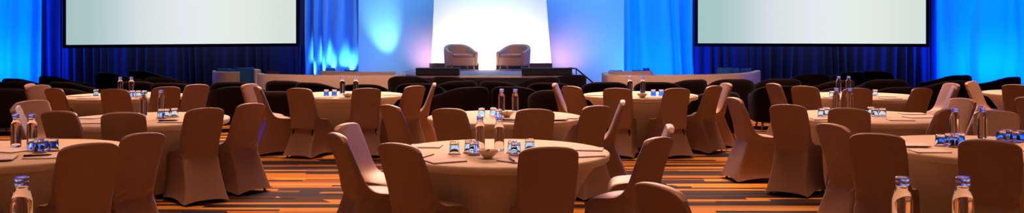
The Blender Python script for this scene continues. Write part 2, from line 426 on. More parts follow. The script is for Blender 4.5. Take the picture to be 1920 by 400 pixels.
for it in range(120):
    for i in range(len(pos)):
        for j in range(i):
            dx, dy = pos[i][0] - pos[j][0], pos[i][1] - pos[j][1]; d = math.hypot(dx, dy) or 1e-3; need = 1.02
            if d < need:
                k = (need - d) / 2 / d
                pos[i][0] += dx * k * .6; pos[i][1] += dy * k + (1e-3 if i > j else 0); pos[j][0] -= dx * k * .6; pos[j][1] -= dy * k
tub_objs = []
fixed = [(X(px, Y), Y) for px, Y in ((482, 20.6), (500, 20.0), (550, 19.8), (600, 19.6), (660, 19.55), (728, 19.5), (755, 20.0), (761, 20.9), (1128, 21.2), (1134, 20.2), (1155, 19.7), (1200, 19.7), (1250, 19.75), (1300, 19.8), (1340, 20), (1380, 20.3), (404, 21.5), (425, 21.2), (450, 21.35))]
for p in pos:
    for fx_, fy_ in fixed:
        d = math.hypot(p[0] - fx_, p[1] - fy_)
        if d < .76: p[1] -= .76 - d if p[1] < fy_ + .2 else 0
    for fx_ in (0,):
        if -2.3 < p[0] < 1.4 and p[1] > 20.55: p[1] = 20.55
for i, (px, yt, rot, lab) in enumerate(tubs):
    o = proto_dark if i == 0 else copy_tree(proto_dark)
    o.location = (pos[i][0], pos[i][1], 0); o.rotation_euler = (0, 0, -math.radians(rot)); tag(o, lab, 'armchair', GT); tub_objs.append(o)
for k, (px, rot, lab) in enumerate(((862, 158, 'tan tub armchair on stage, left of the glowing cube'), (965, 202, 'tan tub armchair on stage, right of the glowing cube'))):
    o = proto_stage if k == 0 else copy_tree(proto_stage)
    o.location = (X(px, 24.4), 24.4, ST); o.rotation_euler = (0, 0, -math.radians(rot)); tag(o, lab, 'armchair', 'armchairs on the stage')

# ------------------------------------------------------------------ white sofas
def sofa_wall(pts, h=.75, t=.14, inward=1, z0=.05, n=48):
    # smooth closed-section wall swept along a plan curve (Catmull-Rom)
    P = [Vector((x, y, 0)) for x, y in pts]; Q = [P[0] * 2 - P[1]] + P + [P[-1] * 2 - P[-2]]; path = []
    for i in range(1, len(Q) - 2):
        for k in range(8):
            u = k / 8; a, b, c, d = Q[i - 1], Q[i], Q[i + 1], Q[i + 2]
            path.append(.5 * ((2 * b) + (c - a) * u + (2 * a - 5 * b + 4 * c - d) * u * u + (3 * b - a - 3 * c + d) * u ** 3))
    path.append(P[-1]); rings = []
    for i, p in enumerate(path):
        d = (path[min(i + 1, len(path) - 1)] - path[max(i - 1, 0)]).normalized(); nrm = Vector((-d.y, d.x, 0)) * inward
        rings.append([tuple(p + nrm * o_ + Vector((0, 0, z))) for o_, z in ((0.01, z0), (0, z0 + .02), (0, h - .03), (.008, h - .008), (.03, h), (t - .03, h), (t - .008, h - .008), (t, h - .03), (t, z0 + .02), (t - .01, z0))])
    return rings_mesh('sofa_wall', rings, True, True, True), path
def sofa(label, pts, inward, seat_pts=None, h=.75):
    cx = sum(p[0] for p in pts) / len(pts); cy = sum(p[1] for p in pts) / len(pts); r = empty('curved_sofa', (cx, cy, 0))
    tag(r, label, 'sofa', 'curved white sofas before the stage')
    q = [(x - cx, y - cy) for x, y in pts]
    me, path = sofa_wall(q, h, .14, inward); link('backrest', me, 'sofa', r)
    # seat: follows the inner face
    rings = []
    for i, p in enumerate(path):
        d = (path[min(i + 1, len(path) - 1)] - path[max(i - 1, 0)]).normalized(); nrm = Vector((-d.y, d.x, 0)) * inward
        rings.append([tuple(p + nrm * o_ + Vector((0, 0, z))) for o_, z in ((.15, .07), (.15, .42), (.17, .43), (.48, .43), (.50, .41), (.50, .07))])
    link('seat', rings_mesh('sofa_seat', rings, True, True, True), 'sofa', r)
    rings = []
    for i, p in enumerate(path):
        d = (path[min(i + 1, len(path) - 1)] - path[max(i - 1, 0)]).normalized(); nrm = Vector((-d.y, d.x, 0)) * inward
        rings.append([tuple(p + nrm * o_ + Vector((0, 0, z))) for o_, z in ((.03, 0), (.03, .05), (.11, .05), (.11, 0))])
    link('plinth', rings_mesh('sofa_plinth', rings, True, True, True), 'blackmetal', r)
    return r
def P(px, Y): return (X(px, Y), Y)
sofa('long curved white sofa left of the stage, back to the camera', [P(482, 20.6), P(500, 20.0), P(600, 19.6), P(728, 19.5), P(755, 20.0), P(761, 20.9)], 1)
sofa('long curved white sofa right of the stage, its right end lit blue', [P(1128, 21.2), P(1134, 20.2), P(1155, 19.7), P(1300, 19.8), P(1380, 20.3), P(1412, 21.1), P(1426, 22.2)], 1)
sofa('short white sofa lit blue in front of the left screen drape', [P(398, 22.1), P(404, 21.5), P(425, 21.2), P(450, 21.35)], 1)
sofa('white sofa behind the right end of the long left sofa', [P(600, 22.6), P(660, 22.1), P(728, 22.0), P(742, 22.3)], 1, h=.72)
sofa('white sofa behind the left end of the long right sofa', [P(1140, 22.4), P(1155, 22.1), P(1225, 22.2)], 1, h=.73)
sofa('small white sofa end with a blue cushion, left of the long left sofa', [P(462, 21.9), P(476, 21.6), P(478, 21.0)], 1, h=.80)
def cushion(name, label, px, py, Y, w, h, mat, tilt=15, rz=0, cat='cushion', z=None):
    Y += .13; h = max(.1, (Z(py, Y) - .435))
    n = 12; vs = []; fs = []
    for s in (-1, 1):
        for j in range(n + 1):
            for i in range(n + 1):
                u, v = i / n * 2 - 1, j / n * 2 - 1
                th = .055 * ((1 - u ** 4) * (1 - v ** 4)) ** .5; k = 1 - .06 * (1 - abs(u)) * abs(v) ** 2 - .06 * (1 - abs(v)) * abs(u) ** 2
                vs.append((u * w / 2 * k, s * th, v * h / 2 * k))
    S = (n + 1) ** 2
    for b in (0, S):
        for j in range(n):
            for i in range(n): a = b + j * (n + 1) + i; fs.append((a, a + 1, a + n + 2, a + n + 1))
    me = mesh_from(name, vs, fs); bm = bmesh.new(); bm.from_mesh(me); bmesh.ops.remove_doubles(bm, verts=bm.verts, dist=1e-4); bmesh.ops.recalc_face_normals(bm, faces=bm.faces); bm.to_mesh(me); bm.free()
    o = link(name, me, mat); o.location = (X(px, Y), Y, Z(py, Y) - h / 2); o.rotation_euler = (math.radians(-tilt), 0, rz)
    return tag(o, label, cat, 'scatter cushions on the white sofas')
cushion('cushion', 'bright blue square cushion on the small white sofa end', 458, 126, 21.4, .44, .50, 'bluecushion', 12, .2, z=.70)
for px, py, Y, w, h, m, lab, tz in ((512, 133, 20.35, .30, .2, 'darkcushion', 'dark cushion peeking over the left end of the left long sofa', 0),
    (621, 127, 22.75, .28, .32, 'bluecushion', 'blue peaked cushion before the uplit blue drape', .8), (657, 131, 22.35, .30, .24, 'darkcushion', 'flat dark blue cushion at the right foot of the uplit drape', 0),
    (1155, 131.5, 22.7, .32, .22, 'darkcushion', 'dark cushion peeking over the sofa below the right blue panel', 0),
    (1195, 131, 22.5, .26, .22, 'darkcushion', 'dark cushion at the left foot of the azure drape', .2), (1213, 127, 22.55, .24, .30, 'bluecushion', 'blue cushion on the sofa before the azure drape', .7),
    (1358, 126, 20.75, .36, .36, 'bluecushion', 'bright blue cushion at the left inside the sofa end under the right screen', .1),
    (1378, 127.5, 21.1, .34, .34, 'bluecushion', 'blue cushion in the middle inside the sofa end under the right screen', .6), (1400, 128, 21.45, .34, .3, 'bluecushion', 'blue cushion at the right inside the sofa end under the right screen', .5),
    (418, 128, 21.55, .34, .3, 'bluecushion', 'blue cushion lying at the left on the short blue-lit sofa', .5), (436, 129, 21.6, .3, .3, 'bluecushion', 'blue cushion lying at the right on the short blue-lit sofa', .3)):
    cushion('cushion', lab, px, py, Y, w, h, m, 10, tz, z=.43 + max(.14, Z(py, Y) - .43) * 1.0)

# small white pedestal by the lone dark armchair
pd = empty('pedestal_stand', (X(1433, 18.6), 18.6, 0)); tag(pd, 'slim pale pedestal stand beside the lone dark armchair', 'stand')
link('base', lathe('pb', [(.10, 0), (.10, .012), (.04, .03)], 20), 'white_trim', pd)
link('stem', lathe('ps', [(.028, .03), (.02, .15), (.02, .34), (.03, .36)], 16), 'white_trim', pd)
link('top', lathe('pt', [(.05, .36), (.055, .375), (.05, .385)], 20), 'white_trim', pd)

# ------------------------------------------------------------------ banquet tables
R = .838
def make_table():
    r = empty('round_table'); n = 80
    def ring(fr, z): return [(fr(2 * math.pi * j / n) * math.cos(2 * math.pi * j / n), fr(2 * math.pi * j / n) * math.sin(2 * math.pi * j / n), z(2 * math.pi * j / n) if callable(z) else z) for j in range(n)]
    top = [ring(lambda a, q=q: q, z) for q, z in ((.30, .752), (.6, .752), (R - .02, .752), (R - .005, .749), (R, .742), (R + .001, .728), (R - .004, .705), (R - .012, .697))]
    link('top_cover', rings_mesh('top_cover', top, True, True, False), 'cloth', r)
    sk = []
    tab = [(0.012, .585), (.10, .57), (.22, .562), (.36, .572), (.50, .618), (.60, .685), (.66, .735), (.682, .765), (.697, R - .020)]
    for z, rad in reversed(tab):
        lob = .014 * max(0, 1 - z / .6) ** 1.5
        sk.append(ring(lambda a, rad=rad, lob=lob: rad + lob * math.cos(5 * a), (lambda a, z=z: z + (.02 * (1 - math.cos(5 * a)) if z < .05 else 0))))
    link('skirt', rings_mesh('skirt', sk, True, False, False), 'cloth', r)
    link('base_plate', lathe('bp', [(.34, 0), (.34, .02), (.06, .05), (.045, .68), (.3, .69)], 32), 'blackmetal', r)
    return r
proto_table = make_table()
T = {1: (936, 6.9), 2: (947, 9.8), 3: (650, 13.3), 4: (1200, 13.3), 5: (25, 6.9), 6: (275, 9.55), 7: (232, 13.1), 8: (1850, 7.2), 9: (1620, 9.85), 10: (1615, 13.1), 11: (1957, 13.7)}
TP = {k: (X(px, Y), Y) for k, (px, Y) in T.items()}
TP[12] = (2.02, 3.62); TP[13] = (-2.2, 3.62)
TL = {1: 'round banquet table in the middle front with a bowl and two bottles', 2: 'round banquet table right behind the middle front one', 3: 'round banquet table in the back row, left of the stage',
      4: 'round banquet table in the back row, below the right azure drape', 5: 'large round table at the front left, cut by the frame', 6: 'round table in the second row on the left, below the screen',
      7: 'round table in the back row below the left screen', 8: 'large round table at the front right, cut by the frame', 9: 'round table in the second row on the right, with two bottles at its back',
      10: 'round table in the back row below the right screen', 11: 'round table at the right frame edge, only its left rim in view',
      12: 'nearest round table on the right, below the frame, carrying two bottles', 13: 'nearest round table on the left, below the frame, carrying a bottle'}
for k, (tx, ty) in TP.items():
    o = proto_table if k == 1 else copy_tree(proto_table)
    o.location = (tx, ty, 0); o.rotation_euler = (0, 0, .4 * k); tag(o, TL[k], 'table', 'round banquet tables under stretch covers')

# ------------------------------------------------------------------ banquet chairs
RF = [  # (rear y, rear z), (front y, front z)
 ((-.168, .0), (.440, .0)), ((-.138, .10), (.428, .10)), ((-.086, .24), (.418, .24)), ((-.042, .34), (.412, .35)), ((-.014, .41), (.405, .425)),
 ((.004, .450), (.375, .478)), ((-.002, .485), (.30, .492)), ((-.014, .515), (.21, .497)), ((-.020, .555), (.135, .512)), ((-.026, .61), (.088, .556)),
 ((-.044, .68), (.050, .63)), ((-.068, .77), (.014, .73)), ((-.092, .86), (-.026, .84)), ((-.112, .908), (-.054, .906)), ((-.113, .926), (-.056, .926)), ((-.098, .931), (-.072, .931))]
RF_TUCK = [  # the back panel ends in a rounded overhang below the seat, the skirt starts inside it
 ((-.175, .0), (.440, .0)), ((-.128, .10), (.428, .10)), ((-.072, .21), (.418, .21)), ((-.022, .30), (.412, .30)), ((.004, .350), (.405, .38)),
 ((.010, .372), (.375, .478)), ((-.030, .378), (.30, .492)), ((-.042, .405), (.21, .497)), ((-.040, .50), (.135, .512)), ((-.040, .60), (.088, .556)),
 ((-.050, .68), (.050, .63)), ((-.070, .77), (.014, .73)), ((-.092, .86), (-.026, .84)), ((-.112, .908), (-.054, .906)), ((-.113, .926), (-.056, .926)), ((-.098, .931), (-.072, .931))]
WB = [(0, .228), (.10, .204), (.25, .186), (.45, .178), (.52, .178), (.62, .187), (.75, .197), (.86, .197), (.93, .192)]
WF = [(0, .236), (.12, .212), (.35, .207), (.48, .205), (.52, .2), (.56, .192), (.75, .196), (.93, .185)]
def chair_mesh(variant):
    rnd = random.Random(variant * 13 + 5)
    S = [-1, -.93, -.8, -.5, -.17, .17, .5, .8, .93, 1]; rings = []
    tilt = rnd.uniform(-.008, .008)
    for li, ((ry, rz), (fy, fz)) in enumerate(RF_TUCK if variant == 3 else RF):
        ring = []
        def topf(s, z):
            if z < .6: return z
            k = ((z - .6) / .33) ** 2
            return z - k * (.016 * s * s + .030 * abs(s) ** 9) + k * tilt * s
        def cor(s, c, w):  # corners round off in depth
            return c * max(0, abs(s) - .8) / .2
        wr, wf = interp(WB, rz), interp(WF, fz)
        hem = .035 if li == 0 else (.012 if li == 1 else 0)
        base = .012 if li == 0 else 0
        for s in S:      # rear, left to right
            y = ry + (fy - ry) * 0 + min(.02, (fy - ry) * .3) * max(0, (abs(s) - .85) / .15) ** 2
            # fabric of the back sags a little between its edges
            y += (.010 * (1 - s * s) if .1 < rz < .45 else 0)
            ring.append((s * wr, y, topf(s, rz) + base + hem * (1 - s ** 4)))
        for t in (.18, .4, .6, .82):
            y = lerp(ry, fy, t); z = lerp(rz, fz, t); w = lerp(wr, wf, t)
            conc = (.014 if .05 < rz < .44 else .006 if rz < .5 else 0) * math.sin(math.pi * t)
            ring.append((w - conc, y, topf(1, z) + base + hem * 1.1 * math.sin(math.pi * t)))
        for s in reversed(S):
            y = fy - min(.02, (fy - ry) * .3) * max(0, (abs(s) - .85) / .15) ** 2 - (.012 * (1 - s * s) if .05 < fz < .42 else 0)
            z = fz + (.012 * (1 - s * s) if .47 < fz < .52 and li < 9 else 0)
            ring.append((s * wf, y, topf(s, z) + base + hem * (1 - s ** 4)))
        for t in (.82, .6, .4, .18):
            y = lerp(ry, fy, t); z = lerp(rz, fz, t); w = lerp(wr, wf, t)
            conc = (.014 if .05 < rz < .44 else .006 if rz < .5 else 0) * math.sin(math.pi * t)
            ring.append((-w + conc, y, topf(-1, z) + base + hem * 1.1 * math.sin(math.pi * t)))
        rings.append(ring)
    n = len(rings[0]); vs = [p for r in rings for p in r]; fs = []
    for i in range(len(rings) - 1):
        for j in range(n):
            k = (j + 1) % n; fs.append((i * n + j, i * n + k, (i + 1) * n + k, (i + 1) * n + j))
    b = (len(rings) - 1) * n; m = len(S)
    # close the crest: rear row i joins front row
    fr0 = m + 4
    for i in range(m - 1):
        fs.append((b + i, b + i + 1, b + fr0 + (m - 2 - i), b + fr0 + (m - 1 - i)))
    fs.append(tuple(b + q for q in [m - 1] + list(range(m, m + 4)) + [fr0]))
    fs.append(tuple(b + q for q in [fr0 + m - 1] + list(range(fr0 + m, fr0 + m + 4)) + [0]))
    me = mesh_from('chair_cover', vs, fs)
    o = link('tmp', me, 'cover'); subdiv(o, 2); me = o.data
    # stretch folds running from the pinch at seat height towards the corners
    ang = [(rnd.uniform(.25, .9), rnd.uniform(0, 6.28), rnd.choice((-1, 1))) for _ in range(3)]
    amp = (.005, .0035, .006, .006)[variant % 4]
    for v in me.vertices:
        x, y, z = v.co
        w = math.exp(-((z - .47) / .10) ** 2) * sm((.22 - y) / .2) + .35 * math.exp(-((z - .80) / .09) ** 2) * (1 if y < .1 else 0)
        if w > .01:
            q = 0
            for a, p, sgn in ang: q += math.sin((z * math.cos(a) + sgn * (x + y * .5) * math.sin(a)) * 105 + p)
            d = amp * w * q / 1.5 * sm((abs(x) - .03) / .12)
            v.co += v.normal * d
        if variant == 2 and y < .35 and z < .62 and z > .12 and x < -.10:   # strong side pleats
            q = abs(math.sin((z + y * .8) * 50)) ** .5 * 2 - 1; v.co += v.normal * .010 * q * sm((-x - .10) / .05) * math.exp(-((z - .36) / .14) ** 2)
    me.update(); bpy.data.objects.remove(o); me.name = 'chair_cover'
    return me
CM = [chair_mesh(k) for k in range(4)]
leg_me = tube('chair_leg', [(0, 0, 0), (0, 0, .010), (0, .0, .012), (0, .02, .40)], [.017, .017, .011, .011], 10)
def make_chair(var):
    r = empty('banquet_chair'); link('cover', CM[var], 'cover', r)
    for sx in (-1, 1):
        a = link('leg', leg_me, 'blackmetal', r, (sx * .180, -.095, 0)); a.rotation_euler = (math.radians(-13), math.radians(-sx * 6), 0)
        b = link('leg', leg_me, 'blackmetal', r, (sx * .200, .400, 0)); b.rotation_euler = (math.radians(6), math.radians(-sx * 4), 0)
    return r
protos = [make_chair(k) for k in range(4)]; used = [False] * 4
GC = 'banquet chairs in brown stretch covers'
# px, y of the top middle, table, facing (None = table centre), variant, label
chairs = [
 (750, 265, 1, None, 1, 'covered chair with its back to us, front left of the middle front table'),
 (1028, 267, 1, -6, 0, 'covered chair with broad dark back, front right of the middle front table'),
 (634, 250, 1, 62, 1, 'covered chair seen edge-on at the far left of the middle front table'),
 (652, 231, 1, 108, 0, 'lighter covered chair turned sideways, behind the leftmost chair of the middle front table'),
 (1233, 257, 1, -52, 1, 'covered chair with tall dark back, right of the middle front table'),
 (1255, 234, 1, -84, 0, 'covered chair mostly hidden behind the tall one right of the middle front table'),
 (843, 203, 2, None, 0, 'covered chair directly behind the glasses of the middle front table, on the left'),
 (1003, 204, 2, None, 1, 'covered chair behind the middle front table, just right of its bottles'),
 (733, 197, 2, 52, 1, 'narrow covered chair behind the left rim of the middle front table'),
 (1118, 198, 2, -38, 1, 'covered chair behind the right rim of the middle front table'),
 (1167, 188, 2, -84, 0, 'slim side-on covered chair right of the second middle table'),
 (777, 160, 3, -48, 0, 'covered chair at the right of the back left table, nearer of two'),
 (814, 156, 3, -95, 1, 'slim covered chair at the right of the back left table, farther of two'),
 (1041, 157, 4, 100, 0, 'slim covered chair at the left of the back right table, farther of two'),
 (1073, 160, 4, 50, 1, 'covered chair at the left of the back right table, nearer of two'),
 (1158, 165, 4, 14, 3, 'covered chair with its back to us, left front of the back right table'),
 (1269, 165, 4, -18, 3, 'covered chair with its back to us, right front of the back right table'),
 (1338, 160, 4, -44, 0, 'covered chair at the right of the back right table, beside the aisle'),
 (1361, 156, 4, -100, 1, 'covered chair peeking out behind the one on the aisle side of the back right table'),
 (562, 165, 3, 18, 3, 'covered chair with creased waist, left front of the back left table'),
 (687, 165, 3, -20, 3, 'covered chair with its back to us, right front of the back left table'),
 (484, 161, 3, 62, 1, 'covered chair sideways at the left of the back left table'),
 (469, 158, 3, 112, 0, 'covered chair peeking out behind the sideways one left of the back left table'),
 (470, 190, 6, -58, 1, 'covered chair on the aisle at the right of the second left table, rear one'),
 (383, 201, 6, -40, 0, 'tall covered chair on the aisle, right front of the second left table'),
 (232, 207, 6, -16, 1, 'covered chair before the papers of the second left table, right one'),
 (112, 205, 6, 12, 0, 'covered chair behind the tumblers of the front left table'),
 (60, 189, 6, 128, 1, 'light covered chair facing us behind the front left bottles'),
 (30, 197, 6, 70, 1, 'covered chair almost hidden behind the two front left bottles'),
 (166, 258, 5, -42, 0, 'large covered chair with dark back at the front left table, nearer of two'),
 (268, 244, 5, -62, 2, 'covered chair with bundled side pleats at the front left table'),
 (1645, 249, 8, 34, 0, 'large covered chair with dark back at the left of the front right table'),
 (1856, 262, 8, 29, 1, 'large covered chair with its back to us, before the middle of the front right table'),
 (1563, 233, 8, 70, 1, 'curved side-on covered chair at the far left of the front right table'),
 (1592, 202, 9, 20, 1, 'covered chair with dark back, left front of the second right table'),
 (1478, 196, 9, 36, 0, 'tall covered chair on the aisle, left of the second right table'),
 (1378, 183, 9, 78, 1, 'covered chair turned sideways alone in the aisle carpet, left of the second right table'),
 (1772, 203, 9, -38, 0, 'covered chair just left of the tall bottles on the front right table'),
 (1803, 184, 9, -108, 1, 'light covered chair behind the left tall bottle on the front right table'),
 (1836, 193, 9, -62, 1, 'covered chair mostly hidden behind the right tall bottle on the front right table'),
 (1868, 207, 8, 205, 0, 'light covered chair facing us beyond the front right table'),
 (1783, 156, 10, -98, 1, 'slim covered chair right of the far right table, farther of two overlapping ones'),
 (1789, 160, 10, -70, 0, 'slim covered chair right of the far right table, nearer of two overlapping ones'),
 (1822, 153, 11, 140, 1, 'covered chair facing us between the far right table and the frame edge table'),
 (1728, 163, 10, -26, 2, 'covered chair with a crumpled crest at the right of the far right table'),
 (1607, 165, 10, 12, 0, 'covered chair behind the two second-row bottles at the far right table'),
 (1510, 160, 10, 36, 1, 'covered chair at the left front of the far right table'),
 (1451, 157, 10, 74, 0, 'leftmost covered chair of the far right table, beside the dark armchairs'),
 (1907, 157, 11, 40, 1, 'covered chair before the table at the right frame edge'),
 (1930, 182, 0, 74, 0, 'covered chair cut by the right frame edge, above the row of tumblers'),
 (102, 165, 7, 30, 0, 'covered chair at the left front of the far left table'),
 (216, 166, 7, 2, 1, 'covered chair before the middle of the far left table'),
 (311, 162, 7, -34, 0, 'covered chair at the right front of the far left table, behind a bottle'),
 (369, 158, 7, -50, 1, 'light brown covered chair at the right end of the far left table'),
 (57, 158, 7, 80, 0, 'slim covered chair left of the far left table, left of two overlapping ones'),
 (72, 158, 7, 118, 1, 'pale slim covered chair left of the far left table, right of two overlapping ones'),
]
placed = []
for (px, py, tk, fac, var, lab) in chairs:
    Yt = YH(py, .93); xt = X(px, Yt)
    if fac is None: fac = math.degrees(math.atan2(TP[tk][0] - xt, TP[tk][1] - Yt))
    a = math.radians(fac); fx, fy = math.sin(a), math.cos(a)
    x, y = xt + fx * .08, Yt + fy * .08
    placed.append([x, y, fx, fy, fac, var, lab, tk, px])
extra = [(.78, 4.36, 62, 1, 'pale covered chair back rising at the bottom edge right of the middle'),
         (-3.66, 5.78, 2, 0, 'covered chair below the front left bottles, only its seat corner in view')]
for x, y, fac, var, lab in extra:
    a = math.radians(fac); placed.append([x, y, math.sin(a), math.cos(a), fac, var, lab, 0, None])
def crest_px(p): return None if p[8] is None else p[8]
def back_to_pixel():   # slide sideways so that the crest stays where it is seen
    for p in placed:
        if p[8] is None: continue
        yt_ = p[1] - p[3] * .08; p[0] += (X(p[8], yt_) + p[2] * .08 - p[0]) * .8
def clear_tables():
    for p in placed:
        for k, (tx, ty) in TP.items():
            if k > 11: continue
            for off in ((.44, 0), (.42, .17), (.42, -.17)):
                sxp, syp = p[0] + p[2] * off[0] + p[3] * off[1], p[1] + p[3] * off[0] - p[2] * off[1]
                if math.hypot(sxp - tx, syp - ty) < .632: p[0] -= p[2] * .010; p[1] -= p[3] * .010
for it in range(110):
    for i in range(len(placed)):
        for j in range(i):
            a, b = placed[i], placed[j]
            ax, ay, bx, by = a[0] + a[2] * .15, a[1] + a[3] * .15, b[0] + b[2] * .15, b[1] + b[3] * .15
            d = math.hypot(ax - bx, ay - by)
            if d < .57:
                k = min(.03, (.57 - d) / 2); sg = 1 if ay > by else -1
                a[1] += sg * k; b[1] -= sg * k
    clear_tables(); back_to_pixel()
for x, y, fx, fy, fac, var, lab, tk, _px in placed:
    if not used[var]: o = protos[var]; used[var] = True
    else: o = copy_tree(protos[var])
    o.location = (x, y, 0); o.rotation_euler = (0, 0, -math.radians(fac)); tag(o, lab, 'chair', GC)

# ------------------------------------------------------------------ things on tables
TZ = .7525
def make_bottle():
    r = empty('water_bottle')
    link('body', lathe('bottle', [(.030, .0), (.037, .002), (.0385, .012), (.0385, .165), (.037, .185), (.030, .203), (.0245, .213), (.0235, .222), (.0235, .228), (.0, .228)][:-1], 32), 'glass', r)
    link('cap', lathe('cap', [(.0245, .2285), (.026, .230), (.026, .242), (.0245, .2435), (.0245, .248), (.026, .2495), (.026, .258), (.023, .260)], 28), 'cap', r)
    # vertical white print, a column of short strokes on the glass
    vs, fs = [], []; rr = .0390; rnd = random.Random(2); z = .150
    while z > .045:
        h = .007; w = rnd.uniform(.006, .011); a0 = math.radians(-62)
        for (za, zb, wa, wb) in ((z, z - .0022, -w / 2, w / 2), (z - .0045, z - h, -w / 2, w * .2)):
            b = len(vs)
            for (zz, ww) in ((za, wa), (za, wb), (zb, wb), (zb, wa)):
                a = a0 + ww / rr; vs.append((rr * math.cos(a), rr * math.sin(a), zz))
            fs.append((b, b + 1, b + 2, b + 3))
        z -= .0115
    link('printed_lettering', mesh_from('print', vs, fs, False), 'print', r)
    return r
pb = make_bottle(); ub = False
def on(px, py): Y = YH(py, TZ); return X(px, Y), Y
bottles = [
 (900, 281.0, None, 1, 0, 'clear water bottle on the middle front table, left of two'), (936, 282.5, None, 1, 1.2, 'clear water bottle on the middle front table, right of two'),
 (940.5, 209.5, None, 1, .3, 'printed water bottle on the second middle table, left of two'), (966, 209.5, None, 1, .2, 'printed water bottle on the second middle table, right of two'),
 (642, 176.5, None, 1, 0, 'dark water bottle on the back left table, left of two'), (667, 176.5, None, 1, 1, 'dark water bottle on the back left table, right of two'),
 (1181, 176.5, None, 1, 0, 'dark water bottle on the back right table, left of two'), (1205, 176.5, None, 1, 2, 'dark water bottle on the back right table, right of two'),
 (30, 276, None, 1, 0, 'tall water bottle on the front left table, left of two'), (60, 276.5, None, 1, .8, 'tall water bottle on the front left table, right of two'),
 (269, 216.5, None, 1, 0, 'water bottle on the second left table, left of two'), (302, 212.5, None, 1, .6, 'water bottle on the second left table, right of two'),
 (225.5, 177.5, None, 1, 0, 'water bottle on the far left table, left of two'), (246.5, 177.5, None, 1, .5, 'water bottle on the far left table, right of two'),
 (1790, 260, None, 1, 0, 'tall water bottle on the front right table, left of two'), (1842, 260, None, 1, .5, 'tall water bottle on the front right table, right of two'),
 (1568, 207, None, 1, 0, 'water bottle on the second right table, left of two'), (1593, 207, None, 1, .4, 'water bottle on the second right table, right of two'),
 (1572.5, 175.5, None, 1, 0, 'water bottle on the far right table, left of two'), (1591, 175.5, None, 1, .3, 'water bottle on the far right table, right of two'),
 (1692, None, 3.86, 1.1, .6, 'largest close water bottle at the bottom edge, left of two at the right'), (1805.5, None, 3.86, 1.1, .3, 'largest close water bottle at the bottom edge, right of two at the right'),
 (41, None, 3.86, 1.1, .9, 'close water bottle at the bottom left corner'),
]
BP = []
for i, (px, py, Yf, s, rz, lab) in enumerate(bottles):
    if Yf: x, y = X(px, Yf), Yf
    else: x, y = on(px, py)
    o = pb if i == 0 else copy_tree(pb); o.location = (x, y, TZ); o.scale = (s, s, s); o.rotation_euler = (0, 0, rz)
    tag(o, lab, 'bottle', 'glass water bottles on the tables'); BP.append((x, y))
def make_glass():
    prof = [(.039, .0), (.040, .001), (.040, .003), (.0345, .078), (.034, .088), (.032, .091), (.0, .091), (.0, .072), (.028, .071), (.0333, .066), (.0388, .002)]
    n = 28; vs = []; fs = []
    rings = [[(max(r, .0005) * math.cos(2 * math.pi * j / n), max(r, .0005) * math.sin(2 * math.pi * j / n), z) for j in range(n)] for r, z in prof]
    rings.append(rings[0]); me = rings_mesh('tumbler', rings, True, False, False)
    bm = bmesh.new(); bm.from_mesh(me); bmesh.ops.remove_doubles(bm, verts=bm.verts, dist=1e-4); bmesh.ops.recalc_face_normals(bm, faces=bm.faces); bm.to_mesh(me); bm.free()
    return me
gm = make_glass(); cm_ = lathe('coaster', [(.049, 0), (.050, .001), (.050, .0025), (.049, .003)], 28)
names = {1: 'middle front table', 2: 'second middle table', 3: 'back left table', 4: 'back right table', 5: 'front left table', 6: 'second left table', 7: 'far left table', 8: 'front right table', 9: 'second right table', 10: 'far right table'}
glasses = [  # px, y of the foot, table, which
 (852, 289.5, 1, 'standing alone at the left'), (880, 287.5, 1, 'rear one of the left overlapping pair'), (889, 291, 1, 'front one of the left overlapping pair'), (961, 287.5, 1, 'rear one of the right overlapping pair'), (967, 291.5, 1, 'front one of the right overlapping pair'), (993, 285.5, 1, 'half hidden behind the right chair'),
 (903, 219, 2, 'left of three'), (925, 218, 2, 'middle of three'), (935, 221, 2, 'right of three'),
 (612, 180, 3, 'left of two'), (627, 180, 3, 'right of two'), (1225, 180, 4, 'left of two'), (1240, 180, 4, 'right of two'),
 (64, 284, 5, 'leftmost, in the front'), (74, 287, 5, 'second from the left'), (84, 283, 5, 'second from the right'), (100, 284, 5, 'rightmost'),
 (302, 222.5, 6, 'leftmost of three'), (312, 221, 6, 'middle of three'), (327, 220, 6, 'rightmost of three'),
 (180, 180, 7, 'alone left of the bottles'), (249, 182, 7, 'left of three by the bottles'), (259, 182, 7, 'middle of three by the bottles'), (271, 182, 7, 'right of three by the bottles'),
 (1763, 274.5, 8, 'leftmost of the left cluster'), (1780, 273, 8, 'rear one of the left cluster'), (1789, 276.5, 8, 'front one of the left cluster'), (1800, 272, 8, 'last of the left cluster'),
 (1877, 268, 8, 'leftmost of the right row'), (1890, 266, 8, 'second in the right row'), (1902, 268, 8, 'third of the right row'), (1915, 267, 8, 'last of the right row'),
 (1540, 219, 9, 'left one before the chair'), (1550, 217, 9, 'right one before the chair'), (1633, 216, 9, 'rear one right of the chair'), (1642, 219, 9, 'middle one right of the chair'), (1653, 219, 9, 'last one right of the chair'),
 (1560, 183, 10, 'left of the bottles'), (1641, 180, 10, 'right of the chair'),
]
for i, (px, py, tk, wh) in enumerate(glasses):
    x, y = on(px, py)
    for bx, by in BP:
        d = math.hypot(x - bx, y - by)
        if d < .092: x = bx + (x - bx) / d * .092; y = by + (y - by) / d * .092
    if tk in (1, 5, 6, 8) :
        c = link('coaster', cm_, 'coaster', None, (x, y, TZ + (i % 3) * .0031)); tag(c, 'coaster of the tumbler, %s on the %s' % (wh, names[tk]), 'coaster', 'coasters under the tumblers'); zz = TZ + .0031 * (1 + i % 3)
    else: zz = TZ
    o = link('tumbler', gm, 'tumbler', None, (x, y, zz)); tag(o, 'upturned tumbler, %s on the %s' % (wh, names[tk]), 'glass', 'upturned tumblers on the tables')
